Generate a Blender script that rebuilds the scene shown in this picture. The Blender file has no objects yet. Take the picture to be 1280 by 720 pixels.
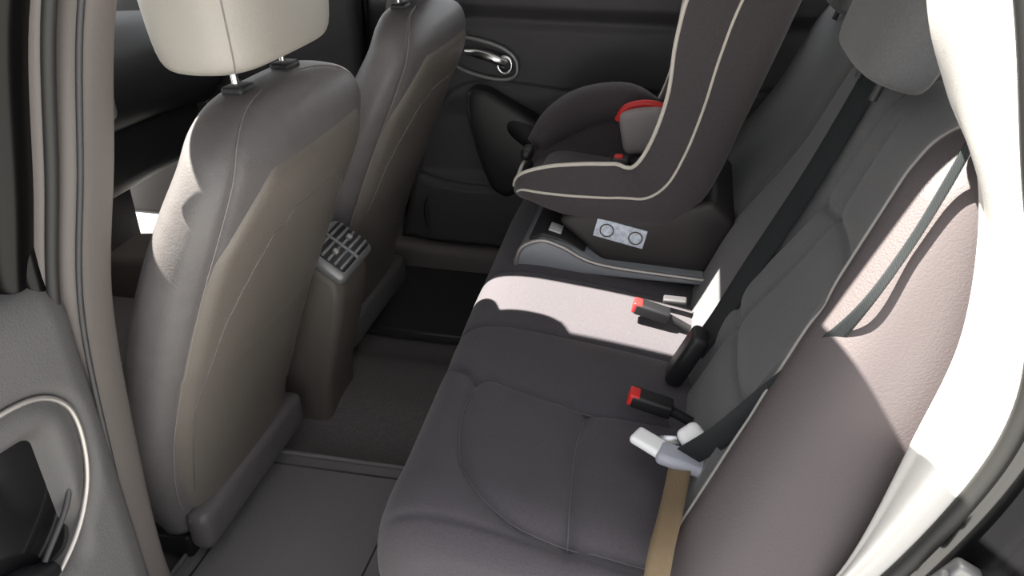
import bpy, bmesh, math, numpy as np
from mathutils import Matrix, Vector, Euler
SC=bpy.context.scene
COL=bpy.context.collection
# ---------------------------------------------------------------- materials
def mat(name,col,rough=.6,metal=0,spec=.5,bump=0,bscale=300,var=.0,vscale=20,sheen=0,coat=0,weave=False):
    m=bpy.data.materials.new(name);m.use_nodes=True;nt=m.node_tree;b=nt.nodes['Principled BSDF']
    b.inputs['Base Color'].default_value=(*col,1);b.inputs['Roughness'].default_value=rough
    b.inputs['Metallic'].default_value=metal;b.inputs['Specular IOR Level'].default_value=spec
    b.inputs['Sheen Weight'].default_value=sheen;b.inputs['Coat Weight'].default_value=coat
    tc=nt.nodes.new('ShaderNodeTexCoord')
    if var>0:
        n=nt.nodes.new('ShaderNodeTexNoise');n.inputs['Scale'].default_value=vscale;n.inputs['Detail'].default_value=4
        r=nt.nodes.new('ShaderNodeValToRGB');r.color_ramp.elements[0].position=.3;r.color_ramp.elements[1].position=.7
        r.color_ramp.elements[0].color=(*[c*(1-var) for c in col],1);r.color_ramp.elements[1].color=(*[min(1,c*(1+var)) for c in col],1)
        nt.links.new(tc.outputs['Object'],n.inputs['Vector']);nt.links.new(n.outputs['Fac'],r.inputs[0]);nt.links.new(r.outputs[0],b.inputs['Base Color'])
    if bump>0:
        if weave:
            n=nt.nodes.new('ShaderNodeTexWave');n.inputs['Scale'].default_value=bscale;n.inputs['Distortion'].default_value=.5
        else:
            n=nt.nodes.new('ShaderNodeTexNoise');n.inputs['Scale'].default_value=bscale;n.inputs['Detail'].default_value=3
        bp=nt.nodes.new('ShaderNodeBump');bp.inputs['Strength'].default_value=bump;bp.inputs['Distance'].default_value=.002
        nt.links.new(tc.outputs['Object'],n.inputs['Vector']);nt.links.new(n.outputs[0],bp.inputs['Height']);nt.links.new(bp.outputs[0],b.inputs['Normal'])
    return m
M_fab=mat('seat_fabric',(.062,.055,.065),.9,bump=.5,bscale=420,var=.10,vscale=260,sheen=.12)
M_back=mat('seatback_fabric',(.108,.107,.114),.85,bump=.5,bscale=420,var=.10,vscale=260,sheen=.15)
M_bol=mat('bolster_leather',(.084,.071,.075),.5,spec=.3,bump=.3,bscale=350)
M_lea=mat('front_leather',(.112,.104,.106),.42,spec=.42,bump=.35,bscale=300,var=.05,vscale=40)
M_pan=mat('seat_back_panel',(.132,.117,.104),.38,bump=.3,bscale=500)
M_hr=mat('headrest_leather',(.34,.32,.295),.5,bump=.3,bscale=300)
M_pip=mat('piping_thread',(.34,.32,.31),.7)
M_pip3=mat('leather_thread',(.20,.18,.175),.7)
M_pip2=mat('cushion_thread',(.12,.11,.12),.7)
M_dk=mat('dark_plastic',(.03,.03,.033),.5,bump=.2,bscale=500)
M_blk=mat('black_plastic',(.012,.012,.014),.45)
M_fblk=mat('frame_black',(.0015,.0015,.0016),.3,spec=.2)
M_con=mat('console_plastic',(.10,.085,.074),.45,bump=.2,bscale=500)
M_pilc=mat('pillar_trim_light',(.64,.62,.61),.6,bump=.15,bscale=400)
M_pilb=mat('pillar_trim_taupe',(.125,.110,.105),.6,bump=.2,bscale=400)
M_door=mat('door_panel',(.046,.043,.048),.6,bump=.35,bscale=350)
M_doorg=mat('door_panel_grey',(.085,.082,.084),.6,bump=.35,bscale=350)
M_chr=mat('chrome',(.75,.75,.77),.18,metal=1)
M_sil=mat('satin_silver',(.40,.38,.37),.4,metal=.7)
M_ven=mat('vent_grey',(.24,.24,.245),.35,metal=.4)
M_car=mat('carpet',(.10,.090,.090),.97,bump=1,bscale=500,var=.3,vscale=300)
M_car2=mat('carpet_dark',(.024,.022,.026),.97,bump=1,bscale=500,var=.3,vscale=300)
M_mat=mat('rubber_mat',(.17,.16,.165),.75,bump=.6,bscale=300)
M_rub=mat('rubber_seal',(.015,.015,.015),.6)
M_pnt=mat('black_paint',(.008,.008,.009),.15,coat=.6)
M_bel=mat('belt_webbing',(.014,.018,.021),.75,bump=.6,bscale=220,weave=True)
M_belt=mat('belt_webbing_tan',(.24,.17,.10),.7,bump=.6,bscale=220,weave=True)
M_belg=mat('tongue_plastic',(.36,.37,.43),.45)
M_wht=mat('tongue_label_white',(.88,.88,.9),.4)
M_red=mat('buckle_red',(.75,.03,.03),.4)
M_cs=mat('child_seat_fabric',(.060,.051,.056),.9,bump=.5,bscale=400,var=.1,vscale=200,sheen=.15)
M_cspl=mat('child_seat_shell',(.024,.021,.021),.5)
M_csg=mat('child_pad_grey',(.42,.38,.38),.85,bump=.4,bscale=400)
M_cspip=mat('child_seat_piping',(.62,.58,.52),.6)
M_csb=mat('child_base_grey',(.24,.255,.28),.35)
M_stk=mat('sticker_blue',(.62,.69,.82),.4,var=.3,vscale=90)
M_gry=mat('sticker_white',(.7,.7,.7),.5)
M_roof=mat('sun_cut_liner',(.45,.44,.43),.9)
M_grd=mat('asphalt',(.34,.34,.34),.95,var=.15,vscale=15)
# ---------------------------------------------------------------- helpers
def E(name):
    o=bpy.data.objects.new(name,None);COL.objects.link(o);o.empty_display_size=.05;return o
def link(name,me,m,par):
    o=bpy.data.objects.new(name,me);COL.objects.link(o)
    if m: me.materials.append(m)
    if par: o.parent=par
    return o
def cr(P,n,closed=False):
    P=np.asarray(P,float);k=len(P)
    if closed: idx=lambda i:P[i%k];T=np.linspace(0,k,n,endpoint=False)
    else:
        ext=np.vstack([2*P[0]-P[1],P,2*P[-1]-P[-2]]);idx=lambda i:ext[i+1];T=np.linspace(0,k-1,n)
    out=[]
    for t in T:
        i=int(min(math.floor(t),k-1 if closed else k-2));u=t-i
        a,b,c,d=idx(i-1),idx(i),idx(i+1),idx(i+2)
        out.append(.5*((2*b)+(-a+c)*u+(2*a-5*b+4*c-d)*u*u+(-a+3*b-3*c+d)*u**3))
    return np.array(out)
def smoothrows(R,n,m,closed=False):
    A=np.array([cr(r,m,closed) for r in R]);return np.array([cr(A[:,j],n) for j in range(A.shape[1])]).transpose(1,0,2)
def grid(name,G,m,par,closed=False,cap=False,solid=0,flip=False):
    G=np.asarray(G);n,k=G.shape[:2];bm=bmesh.new()
    V=[[bm.verts.new(G[i,j]) for j in range(k)] for i in range(n)]
    for i in range(n-1):
        for j in range(k if closed else k-1):
            q=[V[i][j],V[i+1][j],V[i+1][(j+1)%k],V[i][(j+1)%k]]
            bm.faces.new(q[::-1] if flip else q)
    if cap:
        for r in (V[0],V[-1]):
            try: bm.faces.new(r)
            except: pass
    if closed: bmesh.ops.recalc_face_normals(bm,faces=bm.faces)
    for f in bm.faces:f.smooth=True
    me=bpy.data.meshes.new(name);bm.to_mesh(me);bm.free();o=link(name,me,m,par)
    if solid:
        md=o.modifiers.new('s','SOLIDIFY');md.thickness=solid;md.offset=0
    return o
def tube(name,pts,r,m,par,closed=False,n=0):
    pts=np.asarray(pts,float)
    if n: pts=cr(pts,n,closed)
    c=bpy.data.curves.new(name,'CURVE');c.dimensions='3D';c.bevel_depth=r;c.bevel_resolution=3;c.use_fill_caps=True
    s=c.splines.new('POLY');s.points.add(len(pts)-1);s.use_cyclic_u=closed
    for i,p in enumerate(pts): s.points[i].co=(*p,1)
    s.use_smooth=True
    o=bpy.data.objects.new(name,c);COL.objects.link(o);c.materials.append(m)
    if par:o.parent=par
    return o
def rbox(name,c,s,r,m,par,rot=(0,0,0),seg=4):
    bm=bmesh.new();bmesh.ops.create_cube(bm,size=1);bmesh.ops.scale(bm,vec=s,verts=bm.verts)
    if r>0: bmesh.ops.bevel(bm,geom=list(bm.edges),offset=min(r,min(s)*.49),segments=seg,profile=.5,affect='EDGES')
    bmesh.ops.transform(bm,matrix=Matrix.Translation(c)@Euler(rot).to_matrix().to_4x4(),verts=bm.verts)
    for f in bm.faces:f.smooth=True
    me=bpy.data.meshes.new(name);bm.to_mesh(me);bm.free();return link(name,me,m,par)
def prism(name,poly,y0,y1,m,par,bev=.008,seg=3):
    bm=bmesh.new();a=[bm.verts.new((x,y0,z)) for x,z in poly];b=[bm.verts.new((x,y1,z)) for x,z in poly]
    bm.faces.new(a);bm.faces.new(b[::-1]);k=len(poly)
    for i in range(k): bm.faces.new([a[i],b[i],b[(i+1)%k],a[(i+1)%k]][::-1])
    bmesh.ops.recalc_face_normals(bm,faces=bm.faces)
    if bev: bmesh.ops.bevel(bm,geom=list(bm.edges),offset=bev,segments=seg,profile=.5,affect='EDGES',clamp_overlap=True)
    for f_ in bm.faces:f_.smooth=True
    me=bpy.data.meshes.new(name);bm.to_mesh(me);bm.free();return link(name,me,m,par)
def sweep(name,path,ra,rb,m,par,up=(0,0,1),n=40,k=24,ex=.8):
    D=np.hstack([np.asarray(path,float),np.array(ra)[:,None],np.array(rb)[:,None]]);D=cr(D,n)
    P=D[:,:3];T=np.gradient(P,axis=0);G=[]
    for i in range(n):
        t=T[i]/np.linalg.norm(T[i]);a=np.cross(t,up);a/=np.linalg.norm(a);b=np.cross(a,t)
        row=[]
        for th in np.linspace(0,2*math.pi,k,endpoint=False):
            c,s=math.cos(th),math.sin(th)
            row.append(P[i]+a*D[i,3]*np.sign(c)*abs(c)**ex+b*D[i,4]*np.sign(s)*abs(s)**ex)
        G.append(row)
    return grid(name,G,m,par,closed=True,cap=True)
def ribbon(name,pts,wv,m,par,n=60,th=.0016):
    P=cr(pts,n);W=cr(wv,n)
    G=np.array([[P[i]-W[i]/2+W[i]*t for t in np.linspace(0,1,5)] for i in range(n)])
    return grid(name,G,m,par,solid=th)
def pdist(X,Y,pl):
    d=np.full(X.shape,9.)
    for (a,b),(c,e) in zip(pl[:-1],pl[1:]):
        vx,vy=c-a,e-b;L=vx*vx+vy*vy+1e-12
        t=np.clip(((X-a)*vx+(Y-b)*vy)/L,0,1);d=np.minimum(d,np.hypot(X-a-t*vx,Y-b-t*vy))
    return d
def spl2(pl,n=40):
    return [tuple(p[:2]) for p in cr([(a,b,0) for a,b in pl],n)]
def sstep(a,b,x):
    t=np.clip((x-a)/(b-a),0,1);return t*t*(3-2*t)
# ---------------------------------------------------------------- camera
f,yaw,pit=1000,math.radians(12.5),math.radians(29)
F=Vector((-math.sin(yaw)*math.cos(pit),math.cos(yaw)*math.cos(pit),-math.sin(pit)));R=Vector((math.cos(yaw),math.sin(yaw),0));U=R.cross(F)
cam=bpy.data.cameras.new('camera');co=bpy.data.objects.new('camera',cam);COL.objects.link(co)
co.matrix_world=Matrix(((R.x,U.x,-F.x,-.049),(R.y,U.y,-F.y,-.855),(R.z,U.z,-F.z,1.239),(0,0,0,1)))
cam.sensor_width=36;cam.lens=f*36/1280;cam.clip_start=.01;SC.camera=co
# ================================================================ REAR BENCH
bench=E('rear_bench_seat')
prof=cr([(-.40,0,.05),(-.43,0,.14),(-.45,0,.24),(-.445,0,.32),(-.41,0,.372),(-.34,0,.388),(-.22,0,.378),(-.10,0,.362),(0,0,.345),(.06,0,.33)],150)
ys=np.linspace(-.085,1.37,330)
Xp=prof[:,0][:,None]*np.ones((1,len(ys)));Zp=prof[:,2][:,None]*np.ones((1,len(ys)));Y=np.ones((150,1))*ys[None]
front=np.where(Xp<-.40,1,np.clip((-.1-Xp)/.3,0,1))
Xp=Xp-.045*front*np.clip(Y,0,1.1)/1.1
topw=sstep(.30,.36,Zp)
e=np.clip((.0-Y)/.085,0,1);rnd=1-np.sqrt(np.clip(1-e*e,0,1))
Xp=Xp+rnd*.07*front;Zp=Zp-rnd*.075*sstep(.05,.3,Zp)-.10*sstep(.97,1,e)*topw
Zp+=topw*(.012*np.exp(-((Y-.03)/.05)**2) -.006*np.exp(-((Y-.22)/.12)**2)*np.clip((Xp+.4)/.1,0,1))
Zp+=topw*.006*np.exp(-((Y-.62)/.10)**2)
seams=[spl2([(-.02,.30),(-.16,.285),(-.29,.30),(-.365,.315),(-.375,.24),(-.362,.15),(-.32,.045),(-.235,-.02),(-.12,-.03),(0,-.03)]),
 spl2([(-.165,.285),(-.17,.18),(-.16,.06),(-.15,-.03)]),
 spl2([(.05,.50),(-.2,.50),(-.40,.50),(-.47,.50)]),spl2([(.05,.74),(-.2,.74),(-.40,.74),(-.5,.74)]),
 spl2([(-.47,.42),(-.43,.36),(-.375,.31)])]
XX=Xp.copy()
for i,s in enumerate(seams):
    d=pdist(XX,Y,s);Zp-=topw*((.008 if i!=3 else .006)*np.exp(-(d/.006)**2)+.007*np.exp(-(d/.022)**2))
d=pdist(XX,Y,[(-.46,-.035),(0.05,-.045)]);Zp-=topw*.004*np.exp(-(d/.005)**2)
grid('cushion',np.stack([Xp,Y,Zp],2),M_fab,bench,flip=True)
def cz(x,y):
    i=np.argmin((XX-x)**2*4+(Y-y)**2);i=np.unravel_index(i,XX.shape);return Zp[i]
for k,s in enumerate(seams[:2]):
    tube('cushion_stitch',[(a,b,cz(a,b)+.0010) for a,b in s[::1]],.0010,M_pip2,bench)
rbox('cushion_base',(-.19,.64,.10),(.44,1.42,.20),.02,M_dk,bench)
# seat back
dv=np.array([.428,0,.904]);nv=np.array([-.904,0,.428])
S=np.linspace(-.02,.70,170)
def ynear(s): return -.055+.21*np.clip((s-.0),0,1)/.62
G=np.zeros((170,300,3));SS=np.zeros((170,300));QY=np.zeros((170,300))
for i,s in enumerate(S):
    yn=ynear(s)
    cc=cr([(yn-.03,-.26,0),(yn-.045,-.17,0),(yn-.042,-.08,0),(yn-.025,-.02,0),(yn+.02,.02,0),(yn+.07,.018,0),(yn+.13,.0,0),(yn+.30,-.004,0)],110)
    y2=np.linspace(yn+.30,1.38,191)[1:]
    yy=np.concatenate([cc[:,0],y2]);nn=np.concatenate([cc[:,1],np.full(190,-.004)])
    r=np.clip((s-.58)/.12,0,1);tr=1-math.sqrt(max(0,1-r*r))
    nn=nn-tr*.10
    QY[i]=yy;SS[i]=s
    nn[90:]+=.014*math.exp(-((s-.18)/.12)**2)-.01*math.exp(-((s-.42)/.12)**2)
    G[i]=np.outer(np.ones(300),np.array([0,0,.33]))+np.outer(np.full(300,s),dv)+np.outer(nn,nv);G[i,:,1]=yy
bs=[spl2([(ynear(s)+.045+.02,s) for s in (-.02,.1,.2,.3,.4,.5,.6)]),
 spl2([(.50,-.02),(.505,.3),(.51,.70)]),spl2([(.84,-.02),(.84,.3),(.84,.7)]),
 spl2([(.10,.22),(.2,.185),(.32,.18),(.49,.20)]),spl2([(.14,.40),(.22,.43),(.36,.44),(.5,.42)]),
 spl2([(.42,.02),(.40,.2),(.41,.42),(.43,.6)])]
for i,sm in enumerate(bs):
    d=pdist(QY,SS,sm);g=.007*np.exp(-(d/.006)**2)+.005*np.exp(-(d/.022)**2);g[:,:45]=0;G-=g[:,:,None]*nv
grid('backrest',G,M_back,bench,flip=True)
grid('backrest_bolster',G[:,:72]+nv*.0015+np.array([0,-.0015,0]),M_bol,bench,flip=True)
tube('bolster_piping',[G[i,72]+nv*.002 for i in range(2,165,2)],.0026,M_pip,bench)
rbox('backrest_core',(.30,.72,.60),(.14,1.2,.52),.03,M_dk,bench,rot=(0,.44,0))
def headrest(par,c,w,h,t,m,tilt,posts,sink=.10,box=.6,pm=None):
    rows=[]
    for zz,sc_w,sc_t in [(-.5,.55,.35),(-.48,.80,.65),(-.40,.95,.92),(-.1,1,1),(.15,1,1),(.35,.93,.9),(.46,.8,.65),(.5,.5,.3)]:
        row=[]
        for th in np.linspace(0,2*math.pi,28,endpoint=False):
            a,b=math.cos(th),math.sin(th)
            x=t/2*sc_t*np.sign(b)*abs(b)**.7;y=w/2*sc_w*np.sign(a)*abs(a)**box
            z=zz*h
            row.append((c[0]+x*math.cos(tilt)+z*math.sin(tilt),c[1]+y,c[2]+z*math.cos(tilt)-x*math.sin(tilt)))
        rows.append(row)
    rows=np.array(rows);G=np.array([cr(rows[:,j],36) for j in range(28)]).transpose(1,0,2);G=np.array([cr(r,84,True) for r in G])
    grid('headrest',G,m,par,closed=True,cap=True)
    for j in (8,34):
        tube('headrest_stitch',[G[i,j]+np.array([.0005,0,0]) for i in range(3,34)],.0011,M_pip3,par)
    for dy in posts:
        b=Vector((c[0]-math.sin(tilt)*h*.4,c[1]+dy,c[2]-math.cos(tilt)*h*.4));e=b-Vector((math.sin(tilt),0,math.cos(tilt)))*sink
        tube('headrest_post',[b,e],.0065,pm or M_chr,par)
    return G
headrest(bench,(.262,.50,1.025),.32,.20,.13,M_back,.3,(-.07,.07),sink=.05,pm=M_dk)
headrest(bench,(.30,1.12,1.00),.29,.18,.12,M_back,.3,(-.07,.07),sink=.05,pm=M_dk)
# ================================================================ FRONT SEATS
def front_seat(name,yc):
    p=E(name)
    st=[(.10,-.862,.10,.21),(.20,-.848,.16,.232),(.35,-.80,.18,.262),(.50,-.745,.18,.268),(.65,-.685,.17,.272),(.76,-.637,.16,.270),(.84,-.612,.14,.254),(.888,-.618,.12,.218),(.912,-.64,.09,.15),(.922,-.66,.04,.065)]
    r1=cr([(a,b,c) for a,b,c,d in st],90);r2=cr([(d,0,0) for a,b,c,d in st],90)[:,0]
    TH=np.linspace(0,2*math.pi,96,endpoint=False);G=np.zeros((90,96,3))
    for i in range(90):
        z,xb,t=r1[i];w=r2[i]
        for j,th in enumerate(TH):
            c,s=math.cos(th),math.sin(th)
            x=xb-t/2+t/2*np.sign(s)*abs(s)**.8;y=yc+w*np.sign(c)*abs(c)**.62
            G[i,j]=(x,y,z+ (.10*(xb-t/2-x) if z>.5 else 0))
    for j0 in (9,39):
        for dj in (-1,0,1):
            G[:,j0+dj,0]-=.0035*(1 if dj==0 else .4)
    grid('backrest',G,M_lea,p,closed=True,cap=True)
    for j0 in (9,39): tube('backrest_stitch',[G[i,j0]+np.array([.0015,0,0]) for i in range(6,84)],.0011,M_pip3,p)
    rows=[]
    for i in np.linspace(2,60,40):
        i=int(i);row=[]
        f_=(i-2)/58;hw=12+3.5*math.sin(f_*math.pi)-5*max(0,f_-.75)*4
        for jj in np.linspace(24-hw,24+hw,44):
            a=int(jj);u=jj-a;q_=G[i,a]*(1-u)+G[i,a+1]*u
            e=min(1,(hw-abs(jj-24))/2.0, (i-2)/3+.0, (60-i)/4)
            row.append(q_+np.array([.010*math.sqrt(max(0,e))-.002,0,0]))
        rows.append(row)
    rows=np.array(rows);grid('rear_panel',rows,M_pan,p)
    arc=[]
    for k in range(40):
        t=k/39;ii=int(6+26*(1-(2*t-1)**2)**.5);jj=int(3+37*t);arc.append(rows[min(ii,39),jj]+np.array([.0003,0,0]))
    tube('panel_crease',arc,.0012,M_lea,p,n=60)
    rbox('lower_valance',(-.862,yc,.105),(.05,.41,.09),.02,M_lea,p)
    rbox('seat_cushion',(-1.14,yc,.27),(.50,.48,.16),.06,M_bol,p)
    rbox('seat_frame',(-1.13,yc,.15),(.46,.40,.12),.02,M_dk,p)
    for sg in(-1,1):
        rbox('seat_rail',(-1.16,yc+sg*.17,.040),(.52,.035,.06),.01,M_blk,p)
        rbox('rail_leg',(-1.06,yc+sg*.17,.09),(.26,.03,.09),.008,M_blk,p)
    headrest(p,(-.712,yc-.008,1.088),.345,.27,.18,M_hr,-.05,(-.068,.082),sink=.10,box=.5)
    for dy in (-.076,.074): rbox('post_guide',(-.700,yc+dy,.922),(.035,.045,.014),.006,M_dk,p)
    return p
front_seat('front_seat',.285);front_seat('front_seat',1.0)
# ================================================================ CONSOLE
con=E('center_console')
prism('console_body',[(-1.35,.0),(-1.35,.40),(-.90,.455),(-.828,.468),(-.745,.408),(-.742,.36),(-.765,.26),(-.80,.12),(-.81,0)],.548,.708,M_con,con,.022,5)
vc=np.array([-.778,.628,.442]);vn=np.array([.58,0,.81]);vu=np.array([-.81,0,.58]);VR=(0,-.95,0)
rbox('vent_bezel',tuple(vc),(.034,.168,.112),.014,M_ven,con,rot=VR)
rbox('vent_recess',tuple(vc+vn*.006),(.028,.150,.090),.008,M_blk,con,rot=VR)
for y0 in(-.038,.038):
    for k in range(-2,3):
        rbox('vent_slat',tuple(vc+vn*.020+vu*.0165*k+np.array([0,y0,0])),(.007,.066,.0065),.0015,M_ven,con,rot=VR)
    rbox('vent_knob',tuple(vc+vn*.025+np.array([0,y0,0])),(.012,.012,.014),.003,M_sil,con,rot=VR)
rbox('vent_divider',tuple(vc+vn*.018),(.012,.008,.088),.002,M_ven,con,rot=VR)
# ================================================================ FLOOR
xs=np.linspace(-2.2,.1,120);yy=np.linspace(-.12,1.42,120)
G=np.array([[ (x,y,.05*math.exp(-((y-.70)/.15)**4)) for y in yy] for x in xs])
grid('floor',G,M_car,None,flip=True)
fm=E('floor_mat')
rbox('mat_body',(-.72,.18,.010),(.40,.52,.014),.006,M_mat,fm)
tube('mat_rim',[(-.915,-.07,.02),(-.915,.42,.02),(-.53,.43,.02),(-.53,-.07,.02)],.006,M_mat,fm,closed=True)
tube('mat_groove',[(-.88,-.04,.017),(-.88,.385,.017),(-.56,.395,.017),(-.56,-.04,.017)],.003,M_dk,fm,closed=True)
fm2=E('floor_mat')
rbox('mat_body',(-.72,1.17,.014),(.42,.42,.02),.006,M_car2,fm2)
tube('mat_rim',[(-.92,.97,.024),(-.92,1.37,.024),(-.52,1.37,.024),(-.52,.97,.024)],.006,M_dk,fm2,closed=True)
sill=E('door_sill')
rbox('sill_trim',(-.5,-.12,.05),(1.2,.10,.12),.03,M_dk,sill)
sill2=E('door_sill')
rbox('sill_trim',(-.6,1.40,.04),(1.6,.08,.12),.03,M_pilb,sill2)
# ================================================================ FAR DOOR
fd=E('car_door')
xs=np.linspace(-.93,.40,220);zs=np.linspace(.09,.90,150)
Xd,Zd=np.meshgrid(xs,zs,indexing='ij')
front_edge=-.94+.27*(Zd-.08)
Xd=front_edge+(Xd+.93)/1.33*(.40-front_edge)
pr=.0*Xd
pr+=.035*sstep(.80,.86,Zd)+.015*sstep(.52,.60,Zd)*(1-sstep(.78,.82,Zd))
pr+=.03*(1-sstep(.30,.36,Zd))*sstep(-.90,-.80,Xd)
pr-=.012*np.exp(-(pdist(Xd,Zd,spl2([(-.85,.33),(-.6,.31),(.2,.36)]))/.008)**2)
pr-=.006*np.exp(-(pdist(Xd,Zd,spl2([(-.90,.22),(-.80,.50),(-.66,.63),(-.3,.62),(.3,.66)]))/.006)**2)
edge=np.minimum(np.minimum((Xd-front_edge)/.03,1),np.minimum((Zd-.09)/.03,1));pr=pr*np.clip(edge,0,1)+.03*np.sqrt(np.clip(edge,0,1))-.02
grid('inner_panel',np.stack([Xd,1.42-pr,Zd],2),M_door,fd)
rbox('door_body',(-.30,1.50,.50),(1.42,.10,.86),.03,M_pnt,fd)
prism('armrest_pull',[(-.675,.625),(-.62,.63),(-.52,.575),(-.40,.505),(-.39,.455),(-.47,.41),(-.50,.34),(-.55,.295),(-.60,.32),(-.635,.40),(-.67,.52)],1.335,1.43,M_blk,fd,.022,5)
sweep('armrest',[(-.56,1.37,.54),(-.45,1.355,.49),(-.30,1.35,.475),(0,1.35,.49),(.25,1.36,.51)],[.03,.05,.05,.05,.03],[.03,.038,.035,.035,.03],M_blk,fd,n=60)
hb=[]
for th in np.linspace(0,2*math.pi,40,endpoint=False):
    c,s=math.cos(th),math.sin(th);x=-.635+.105*np.sign(c)*abs(c)**.8;z=.705+.050*np.sign(s)*abs(s)**.8-.02*(x+.635)/.1
    hb.append((x,1.385,z))
tube('handle_bezel',hb,.006,M_ven,fd,closed=True,n=100)
ctr=np.array([-.635,1.40,.705]);Gb=np.array([[ctr+(np.array(h)+np.array([0,.012,0])-ctr)*k for h in hb] for k in np.linspace(.02,1,8)])
grid('handle_cup',Gb,M_doorg,fd,closed=True)
sweep('handle_lever',[(-.68,1.375,.725),(-.64,1.37,.722),(-.59,1.368,.710),(-.56,1.375,.695)],[.008,.013,.013,.01],[.008,.014,.014,.012],M_chr,fd)
tube('handle_lock_ring',[(-.565+.020*math.cos(t),1.378,.692+.024*math.sin(t)) for t in np.linspace(0,2*math.pi,24,endpoint=False)],.005,M_chr,fd,closed=True)
for k in range(5):
    r=.02+.018*k
    tube('speaker_ring',[(-.76+r*.8*math.cos(t),1.385,.21+r*math.sin(t)) for t in np.linspace(0,2*math.pi,40,endpoint=False)],.003,M_blk,fd,closed=True)
rbox('window_frame_top',(-.25,1.38,1.27),(1.3,.06,.05),.02,M_pnt,fd)
rbox('window_frame_rear',(.42,1.41,1.06),(.08,.05,.42),.02,M_pnt,fd)
bp_=E('pillar_trim')
sweep('pillar_body',[(-1.0,1.43,.02),(-.985,1.43,.2),(-.93,1.43,.5),(-.87,1.43,.75),(-.82,1.42,1.0),(-.76,1.39,1.27)],[.07]*6,[.03]*6,M_pilb,bp_,up=(0,1,0),ex=.6)
fdd=E('car_door')
rbox('inner_panel',(-1.55,1.46,.48),(1.05,.08,.80),.03,M_door,fdd)
rbox('door_body',(-1.50,1.52,.48),(1.2,.06,.84),.02,M_pnt,fdd)
rbox('armrest',(-1.45,1.39,.56),(.6,.09,.07),.03,M_dk,fdd)
rbox('window_frame_top',(-1.5,1.40,1.27),(1.2,.05,.05),.02,M_pnt,fdd)
# ================================================================ NEAR C-PILLAR TRIM / JAMB
cp=E('pillar_trim')
inner=[(.17,.13,1.24),(.20,.13,1.09),(.245,.145,1.0),(.305,.14,.90),(.305,.05,.75),(.27,.0,.61),(.22,-.05,.43),(.16,-.055,.30),(.10,-.05,.15)]
outer=[(.15,-.07,1.24),(.20,-.07,1.12),(.245,-.07,.98),(.285,-.07,.86),(.31,-.07,.73),(.29,-.07,.60),(.22,-.07,.42),(.12,-.07,.27),(.02,-.07,.12)]
rows=[]
for a,b in zip(inner,outer):
    a,b=np.array(a),np.array(b);rows.append([a+np.array([.10,.05,0]),a,a*.66+b*.34+np.array([-.012,-.01,0]),a*.3+b*.7+np.array([-.014,-.012,0]),b+np.array([-.002,.0,0]),b+np.array([.012,-.012,0])])
grid('pillar_cover',smoothrows(rows,90,40),M_pilc,cp,solid=.003)
O=cr(outer,90)
T=np.gradient(O,axis=0);N=np.stack([-T[:,2],0*T[:,0],T[:,0]],1);N/=np.linalg.norm(N,axis=1)[:,None]
if N[45,0]<0:N=-N
tube('door_seal',O+N*.018+np.array([0,-.018,0]),.011,M_rub,cp)
jb=E('body_side_jamb')
rows=[]
for i in range(0,90,3):
    o=O[i]+np.array([0,-.012,0]);n_=N[i]
    rows.append([o+n_*.01,o+n_*.03+np.array([0,0.01,0]),o+n_*.055+np.array([0,-.005,0]),o+n_*.065+np.array([0,-.05,0]),o+n_*.075+np.array([0,-.085,0]),o+n_*.11+np.array([0,-.10,0]),o+n_*.20+np.array([0,-.11,0]),o+n_*.4+np.array([0,-.12,0])])
grid('jamb_panel',smoothrows(np.array(rows),90,60),M_pnt,jb,solid=.002)
rbox('latch_plate',(.305,-.125,.505),(.035,.02,.055),.006,M_ven,jb,rot=(0,.5,0))
tube('latch_striker',[(.29,-.13,.52),(.28,-.165,.515),(.29,-.165,.485),(.30,-.13,.49)],.005,M_ven,jb,n=20)
for dz in(-.03,.03): tube('latch_bolt',[(.285+dz*.5,-.125,.475+dz*1.2),(.285+dz*.5,-.145,.475+dz*1.2)],.007,M_ven,jb)
fq=E('pillar_trim')
sweep('quarter_cover',[(.30,1.42,.30),(.36,1.42,.75),(.40,1.40,1.0),(.34,1.36,1.25)],[.10,.08,.06,.06],[.05,.04,.03,.03],M_pilc,fq,up=(0,1,0),ex=.6)
# ================================================================ B PILLAR (near)
bn=E('pillar_trim')
path=[(-.64,-.055,1.26),(-.715,-.065,1.09),(-.765,-.075,.90),(-.815,-.085,.70),(-.835,-.09,.45),(-.848,-.09,.18),(-.85,-.09,.02)]
sweep('pillar_cover',[(x-.02,y+.02,z) for x,y,z in path],[.045,.045,.045,.045,.04,.04,.06],[.035,.035,.04,.04,.04,.04,.05],M_pilb,bn,up=(0,1,0),n=50,ex=.6)
tube('door_seal',[(x-.005,y-.03,z) for x,y,z in path],.008,M_rub,bn,n=60)
tube('seal_lip',[(x+.022,y-.015,z) for x,y,z in path],.004,M_dk,bn,n=60)
sweep('pillar_flange',[(x-.026,y-.020,z) for x,y,z in path],[.018]*7,[.018]*7,M_pilb,bn,up=(0,1,0),n=50,ex=.6)
sweep('pillar_sash',[(x-.075,y-.045,z) for x,y,z in path],[.05]*7,[.035]*7,M_fblk,bn,up=(0,1,0),n=50,ex=.6)
rbox('belt_guide',(-.76,-.01,.98),(.03,.03,.09),.01,M_dk,bn)
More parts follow.
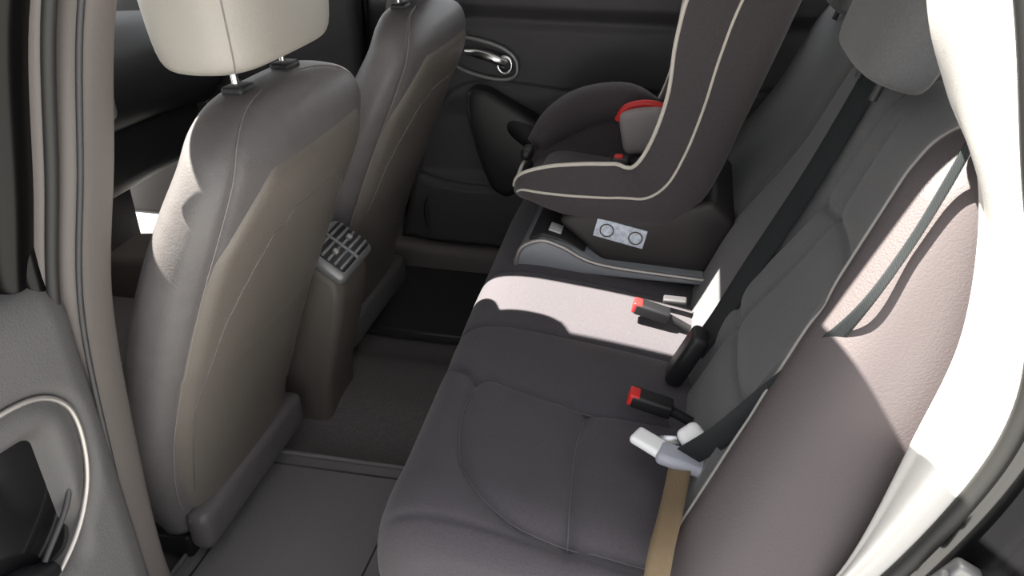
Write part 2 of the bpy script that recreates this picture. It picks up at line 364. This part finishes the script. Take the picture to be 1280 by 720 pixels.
# ================================================================ NEAR OPEN DOOR
nd=E('car_door')
h0=np.array([-.815,-.10,-.03]);dd=np.array([-.25,-1,0]);dd/=np.linalg.norm(dd);dn=np.array([1,-.25,0]);dn/=np.linalg.norm(dn)
def DP(a,z,o=0): return h0+dd*a+dn*o+np.array([0,0,z])
A=np.linspace(0,1.0,160);Z=np.linspace(.06,.79,160)
G=np.zeros((160,160,3))
AA,ZZ=np.meshgrid(A,Z,indexing='ij')
o=.02*np.sqrt(np.clip(AA/.03,0,1))
o-= .04*(1-np.sqrt(np.clip(1-(np.clip((ZZ-.73)/.06,0,1))**2,0,1)))
ring=spl2([(.34,.60),(.22,.645),(.10,.655),(.048,.62),(.04,.55),(.06,.47),(.11,.40),(.20,.345),(.34,.31)])
o-=.010*np.exp(-(pdist(AA,ZZ,ring)/.012)**2)
inside=sstep(.07,.11,AA)*sstep(.36,.42,ZZ+.0)*(1-sstep(.58,.62,ZZ))
o-=.035*inside*(1-sstep(.4,.5,AA))
for i in range(160):
    for j in range(160): G[i,j]=DP(AA[i,j],ZZ[i,j],o[i,j])
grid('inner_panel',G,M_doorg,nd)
tube('armrest_trim_ring',[DP(a,z,.014) for a,z in ring],.004,M_sil,nd,n=80)
ring2=spl2([(.34,.575),(.22,.62),(.115,.63),(.072,.605),(.065,.55),(.085,.48),(.14,.415)])
tube('pocket_ring',[DP(a,z,.012) for a,z in ring2],.004,M_dk,nd,n=60)
sweep('armrest',[DP(a,.40-.02*a,.015) for a in(.13,.18,.3,.6,.8)],[.01,.03,.035,.035,.03],[.01,.03,.035,.035,.03],M_blk,nd)
rbox('door_body',tuple(DP(.5,.42,-.05)),(.09,1.0,.74),.03,M_pnt,nd,rot=(0,0,-math.atan2(.25,1)))
for a,w in((.02,.03),(.10,.02)):
    sweep('window_frame_front',[DP(a,.72,-.03),DP(a-.01,1.0,-.02),DP(a-.02,1.28,0)],[w]*3,[.025]*3,M_fblk,nd,up=(0,1,0),ex=.5)
sweep('window_frame_top',[DP(0,1.27,0),DP(.4,1.29,0),DP(.9,1.18,-.02)],[.02]*3,[.025]*3,M_fblk,nd,ex=.5)
G=np.array([[DP(a,z,-.03) for z in(.74,.9,1.1,1.27)] for a in (.0,.3,.6,.95)]);grid('window_glass',G,M_fblk,nd,solid=.004)
nf=E('car_door')
rbox('door_body',(-1.50,-.13,.42),(1.1,.12,.76),.03,M_fblk,nf)
rbox('inner_panel',(-1.50,-.06,.44),(1.05,.04,.72),.02,M_door,nf)
rbox('window_frame_rear',(-.99,-.10,1.0),(.05,.04,.45),.015,M_fblk,nf)
# dashboard
da=E('dashboard')
sweep('dash_body',[(-1.62,.0,.66),(-1.60,.3,.70),(-1.62,.7,.70),(-1.60,1.1,.70),(-1.62,1.37,.66)],[.16]*5,[.14]*5,M_dk,da,ex=.7)
rbox('footwell_bulkhead',(-1.90,.67,.36),(.08,1.36,.86),.02,M_car2,da)
rbox('knee_panel',(-1.62,.67,.50),(.20,1.34,.22),.05,M_dk,da)
tube('steering_wheel',[(-1.36+.07*math.sin(t),.30+.18*math.cos(t),.68+.17*math.sin(t)) for t in np.linspace(0,2*math.pi,48,endpoint=False)],.015,M_blk,da,closed=True)
rbox('steering_hub',(-1.37,.30,.68),(.05,.14,.12),.03,M_blk,da)
rbox('hub_spoke',(-1.365,.30,.68),(.02,.34,.03),.008,M_ven,da)
rbox('center_screen',(-1.46,.68,.72),(.02,.24,.14),.01,M_blk,da,rot=(0,-.2,0))
# ================================================================ BELTS
sb=E('seat_belt')
ribbon('shoulder_webbing',[(.005,.135,.41),(.05,.10,.49),(.100,.085,.575),(.151,.084,.655),(.188,.062,.744),(.232,.095,.822),(.264,.117,.906),(.275,.11,.97)],[(.026,-.012,-.02)]*3+[(.020,-.006,-.016),(.010,-.004,-.009),(.008,-.006,-.007),(.008,-.008,-.005),(.0,-.02,.0)],M_bel,sb,n=90)
ribbon('lap_webbing',[(.0,.13,.405),(-.005,.07,.405),(-.012,.0,.412),(-.02,-.06,.40),(-.025,-.12,.34)],[(.034,0,.008)]*5,M_belt,sb)
rbox('tongue_body',(.005,.13,.408),(.085,.042,.022),.009,M_belg,sb,rot=(0,.1,-.2))
rbox('tongue_label',(-.045,.15,.414),(.07,.036,.016),.007,M_wht,sb,rot=(0,.15,-.45))
rbox('tongue_loop',(.015,.165,.425),(.04,.04,.04),.012,M_wht,sb,rot=(.3,-.5,.5))
rbox('tongue_blade',(-.035,.175,.405),(.06,.022,.003),.001,M_chr,sb,rot=(0,.1,.3))
sb2=E('seat_belt')
ribbon('webbing',[(.015,.44,.41),(.05,.46,.47),(.10,.50,.57),(.18,.55,.73),(.25,.59,.90),(.27,.60,.97),(.34,.60,.95)],[(.026,-.042,0)]*7,M_bel,sb2)
rbox('belt_anchor_cover',(.0,.42,.41),(.035,.055,.12),.012,M_blk,sb2,rot=(0,.4,0))
def buckle(y,x):
    b=E('seat_belt_buckle')
    rbox('housing',(x,y,.395),(.075,.036,.026),.006,M_blk,b,rot=(0,.25,0))
    rbox('release_button',(x-.030,y-.002,.404),(.020,.030,.024),.004,M_red,b,rot=(0,.25,0))
    tube('stalk',[(x+.03,y,.385),(x+.08,y,.36)],.009,M_blk,b)
buckle(.285,-.055);buckle(.60,-.075)
tg=E('seat_belt_tongue');rbox('tongue_body',(-.03,.675,.384),(.05,.024,.010),.004,M_door,tg)
# ================================================================ CHILD SEAT
cs=E('child_car_seat');YC=.985
stn=[(-.415,.525,-.6,.8,.015,.13),(-.39,.54,-.25,.97,.045,.165),(-.33,.53,-.05,1,.085,.185),(-.26,.52,.0,1,.11,.195),(-.17,.515,-.2,.98,.125,.20),
(-.08,.52,-.6,.8,.14,.20),(-.02,.57,-.88,.47,.14,.195),(.015,.65,-.94,.34,.135,.19),(.045,.75,-.95,.30,.14,.185),(.075,.85,-.955,.30,.165,.19),(.105,.95,-.96,.28,.175,.19),(.13,1.03,-.96,.28,.15,.175),(.15,1.09,-.8,.6,.08,.13)]
def section(s):
    ox,oz,nx,nz,h,w=s;L=math.hypot(nx,nz);nx/=L;nz/=L
    pts=[(0,-.03),(-w*.6,-.03),(-w*.95,-.02),(-w-.012,h*.35),(-w-.006,h*.8),(-w+.006,h),(-w+.03,h*.93),(-w+.045,h*.5),(-w+.055,.02),(-w*.5,.0),(0,-.004)]
    full=pts+[(-a,b) for a,b in pts[-2:0:-1]]
    return [(ox+nx*b,YC+a,oz+nz*b) for a,b in full]
ST=cr([s[:3] for s in stn],80),cr([s[3:] for s in stn],80)
rows=[cr(section((*ST[0][i],*ST[1][i])),88,True) for i in range(80)]
grid('shell',np.array(rows),M_cs,cs,closed=True,cap=True)
def sec_pt(i,a_sign,bf,ex=0):
    ox,oz,nx=ST[0][i];nz,h,w=ST[1][i];L=math.hypot(nx,nz)
    return (ox+nx/L*h*bf,YC+a_sign*(w+ex),oz+nz/L*h*bf)
for sg in(-1,1):
    tube('rim_piping',[sec_pt(i,sg,1.0,-.004) for i in range(1,78)],.0045,M_cspip,cs)
    tube('side_piping',[sec_pt(i,sg,.30+.15*min(1,max(0,(i-10)/20)),.0125) for i in range(3,76)],.003,M_cspip,cs)
tube('front_piping',[sec_pt(1,-1,1,-.004),(-.427,YC-.06,.545),(-.43,YC,.547),(-.427,YC+.06,.545),sec_pt(1,1,1,-.004)],.0045,M_cspip,cs,n=30)
def pad(name,i0,i1,wf,off,th,m):
    rows=[]
    for i in np.linspace(i0,i1,24):
        i=int(i);ox,oz,nx=ST[0][i];nz,h,w=ST[1][i];L=math.hypot(nx,nz);nx/=L;nz/=L
        f_=(i-i0)/(i1-i0);sh=math.sqrt(max(.02,1-(2*f_-1)**6))
        rows.append([(ox+nx*(off+th*math.sqrt(max(0,1-(u)**4))*sh),YC+u*w*wf*sh,oz+nz*(off+th*math.sqrt(max(0,1-u**4))*sh)) for u in np.linspace(-1,1,30)])
    return grid(name,np.array(rows),m,cs)
pad('seat_pad',8,33,.66,.004,.03,M_cs);pad('back_pad_grey',36,56,.62,.004,.035,M_csg);pad('head_pad',58,74,.66,.004,.05,M_cs)
for sg in(-1,1):
    c=np.array([-.145+(.05 if sg<0 else 0),YC+sg*.115,.62-(.075 if sg<0 else 0)])
    rbox('hip_pad',tuple(c),(.12,.05,.12),.024,M_csg,cs,rot=(0,-.2,0))
    tube('hip_pad_red_trim',[c+np.array(p) for p in [(-.068,-.005,.02),(-.05,-.005,.052),(-.01,-.005,.066),(.03,-.005,.064),(.055,-.005,.05)]],.009,M_red,cs,n=24)
for sg in(-1,1):
    ribbon('harness_strap',[(.0,YC+sg*.05,.83),(-.03,YC+sg*.05,.72),(-.07,YC+sg*.045,.64),(-.14,YC+sg*.03,.58),(-.18,YC+sg*.012,.565)],[(0,.036,0)]*5,M_bel,cs)
    ribbon('shoulder_pad',[(.01,YC+sg*.055,.86),(-.03,YC+sg*.053,.76),(-.06,YC+sg*.05,.67)],[(0,.055,0)]*3,M_cspl,cs,th=.012)
rbox('harness_buckle',(-.19,YC,.57),(.045,.05,.03),.01,M_blk,cs);rbox('buckle_button',(-.195,YC,.583),(.022,.025,.012),.004,M_red,cs)
sweep('front_arm',[(-.42,YC+.11,.56),(-.37,YC+.15,.61),(-.30,YC+.175,.65),(-.20,YC+.18,.67),(-.12,YC+.18,.66)],[.025,.04,.045,.04,.02],[.025,.045,.05,.045,.02],M_cs,cs)
rbox('adjuster_knob',(-.425,YC+.04,.565),(.03,.06,.03),.012,M_blk,cs)
prism('base_housing',[(-.31,.49),(-.20,.395),(.03,.385),(.085,.52),(.03,.57),(-.10,.52),(-.28,.51)],YC-.192,YC+.192,M_cspl,cs,.015)
prism('base_foot',[(-.41,.385),(-.385,.43),(-.34,.455),(-.29,.445),(-.20,.405),(.03,.398),(.03,.375),(-.40,.372)],YC-.22,YC+.22,M_csb,cs,.012)
prism('base_foot_panel',[(-.375,.445),(-.34,.463),(-.29,.452),(-.24,.425),(-.25,.40),(-.34,.42)],YC-.205,YC+.205,M_dk,cs,.006)
tube('foot_trim',[(-.40,YC-.222,.385),(-.385,YC-.222,.43),(-.34,YC-.222,.452),(-.29,YC-.222,.44),(-.20,YC-.222,.405),(.03,YC-.222,.392)],.005,M_sil,cs,n=50)
rbox('foot_logo',(-.315,YC-.165,.460),(.03,.04,.004),.001,M_gry,cs,rot=(0,.25,0))
rbox('side_label',(-.165,YC-.194,.475),(.115,.004,.045),.001,M_stk,cs,rot=(0,.20,0))
for dx in(-.03,.035): tube('label_mark',[(-.165+dx+.015*math.cos(t),YC-.197,.474-dx*.2+.015*math.sin(t)) for t in np.linspace(0,2*math.pi,20,endpoint=False)],.0015,M_con,cs,closed=True)
# ================================================================ SHELL : unseen roof cut for sun patches, cargo, ground
roof=E('sun_cut_roof')  # out-of-view roof plates, outlines and gaps invented to place the sun patches
def plate(name,poly,z,m,par,th=.03):
    bm=bmesh.new();a=[bm.verts.new((x,y,z)) for x,y in poly];bm.faces.new(a)
    r=bmesh.ops.extrude_face_region(bm,geom=list(bm.faces));bmesh.ops.translate(bm,vec=(0,0,th),verts=[v for v in r['geom'] if isinstance(v,bmesh.types.BMVert)])
    bmesh.ops.recalc_face_normals(bm,faces=bm.faces);me=bpy.data.meshes.new(name);bm.to_mesh(me);bm.free();return link(name,me,m,par)
plate('sun_cut_side',[(-2.1,-.24),(-1.06,-.24),(-1.04,.07),(-.90,.07),(-.88,-.27),(-.02,-.27),(-.12,-.06),(-.157,.01),(.087,.115),(.9,.16),(.9,.20),(-2.1,.20)],1.27,M_roof,roof)  # stepped edge shaped to light front headrest, bolster and C-pillar trim
plate('sun_cut_mid_near',[(-2.1,.20),(.9,.20),(.9,.385),(-2.1,.385)],1.27,M_roof,roof)
plate('sun_cut_far',[(-2.1,.575),(.9,.575),(.9,1.42),(-2.1,1.42)],1.27,M_roof,roof)
plate('sun_cut_front',[(-2.1,.385),(-1.02,.385),(-1.02,.575),(-2.1,.575)],1.27,M_roof,roof)
plate('sun_cut_rear',[(-.36,.385),(.9,.385),(.9,.575),(-.36,.575)],1.27,M_roof,roof)  # slot left between the plates lets the sun strip onto the cushion
cg=E('cargo_area')
rbox('cargo_floor',(.75,.66,.30),(.7,1.5,.06),.01,M_car2,cg);rbox('tailgate',(1.10,.66,.62),(.06,1.5,.7),.02,M_dk,cg)
rbox('ground',(0,0,-.32),(30,30,.04),0,M_grd,None)
# ================================================================ LIGHT
s=bpy.data.lights.new('sun','SUN');so=bpy.data.objects.new('sun',s);COL.objects.link(so);s.energy=29;s.angle=.01;s.color=(1,.955,.84)
so.rotation_euler=Vector((.45,.12,-.88)).to_track_quat('-Z','Y').to_euler();so.location=(-2,-1,5)
w=bpy.data.worlds.new('sky');SC.world=w;w.use_nodes=True;w.node_tree.nodes['Background'].inputs[0].default_value=(.94,.97,1,1);w.node_tree.nodes['Background'].inputs[1].default_value=1.3
SC.view_settings.view_transform='Standard';SC.view_settings.exposure=.2
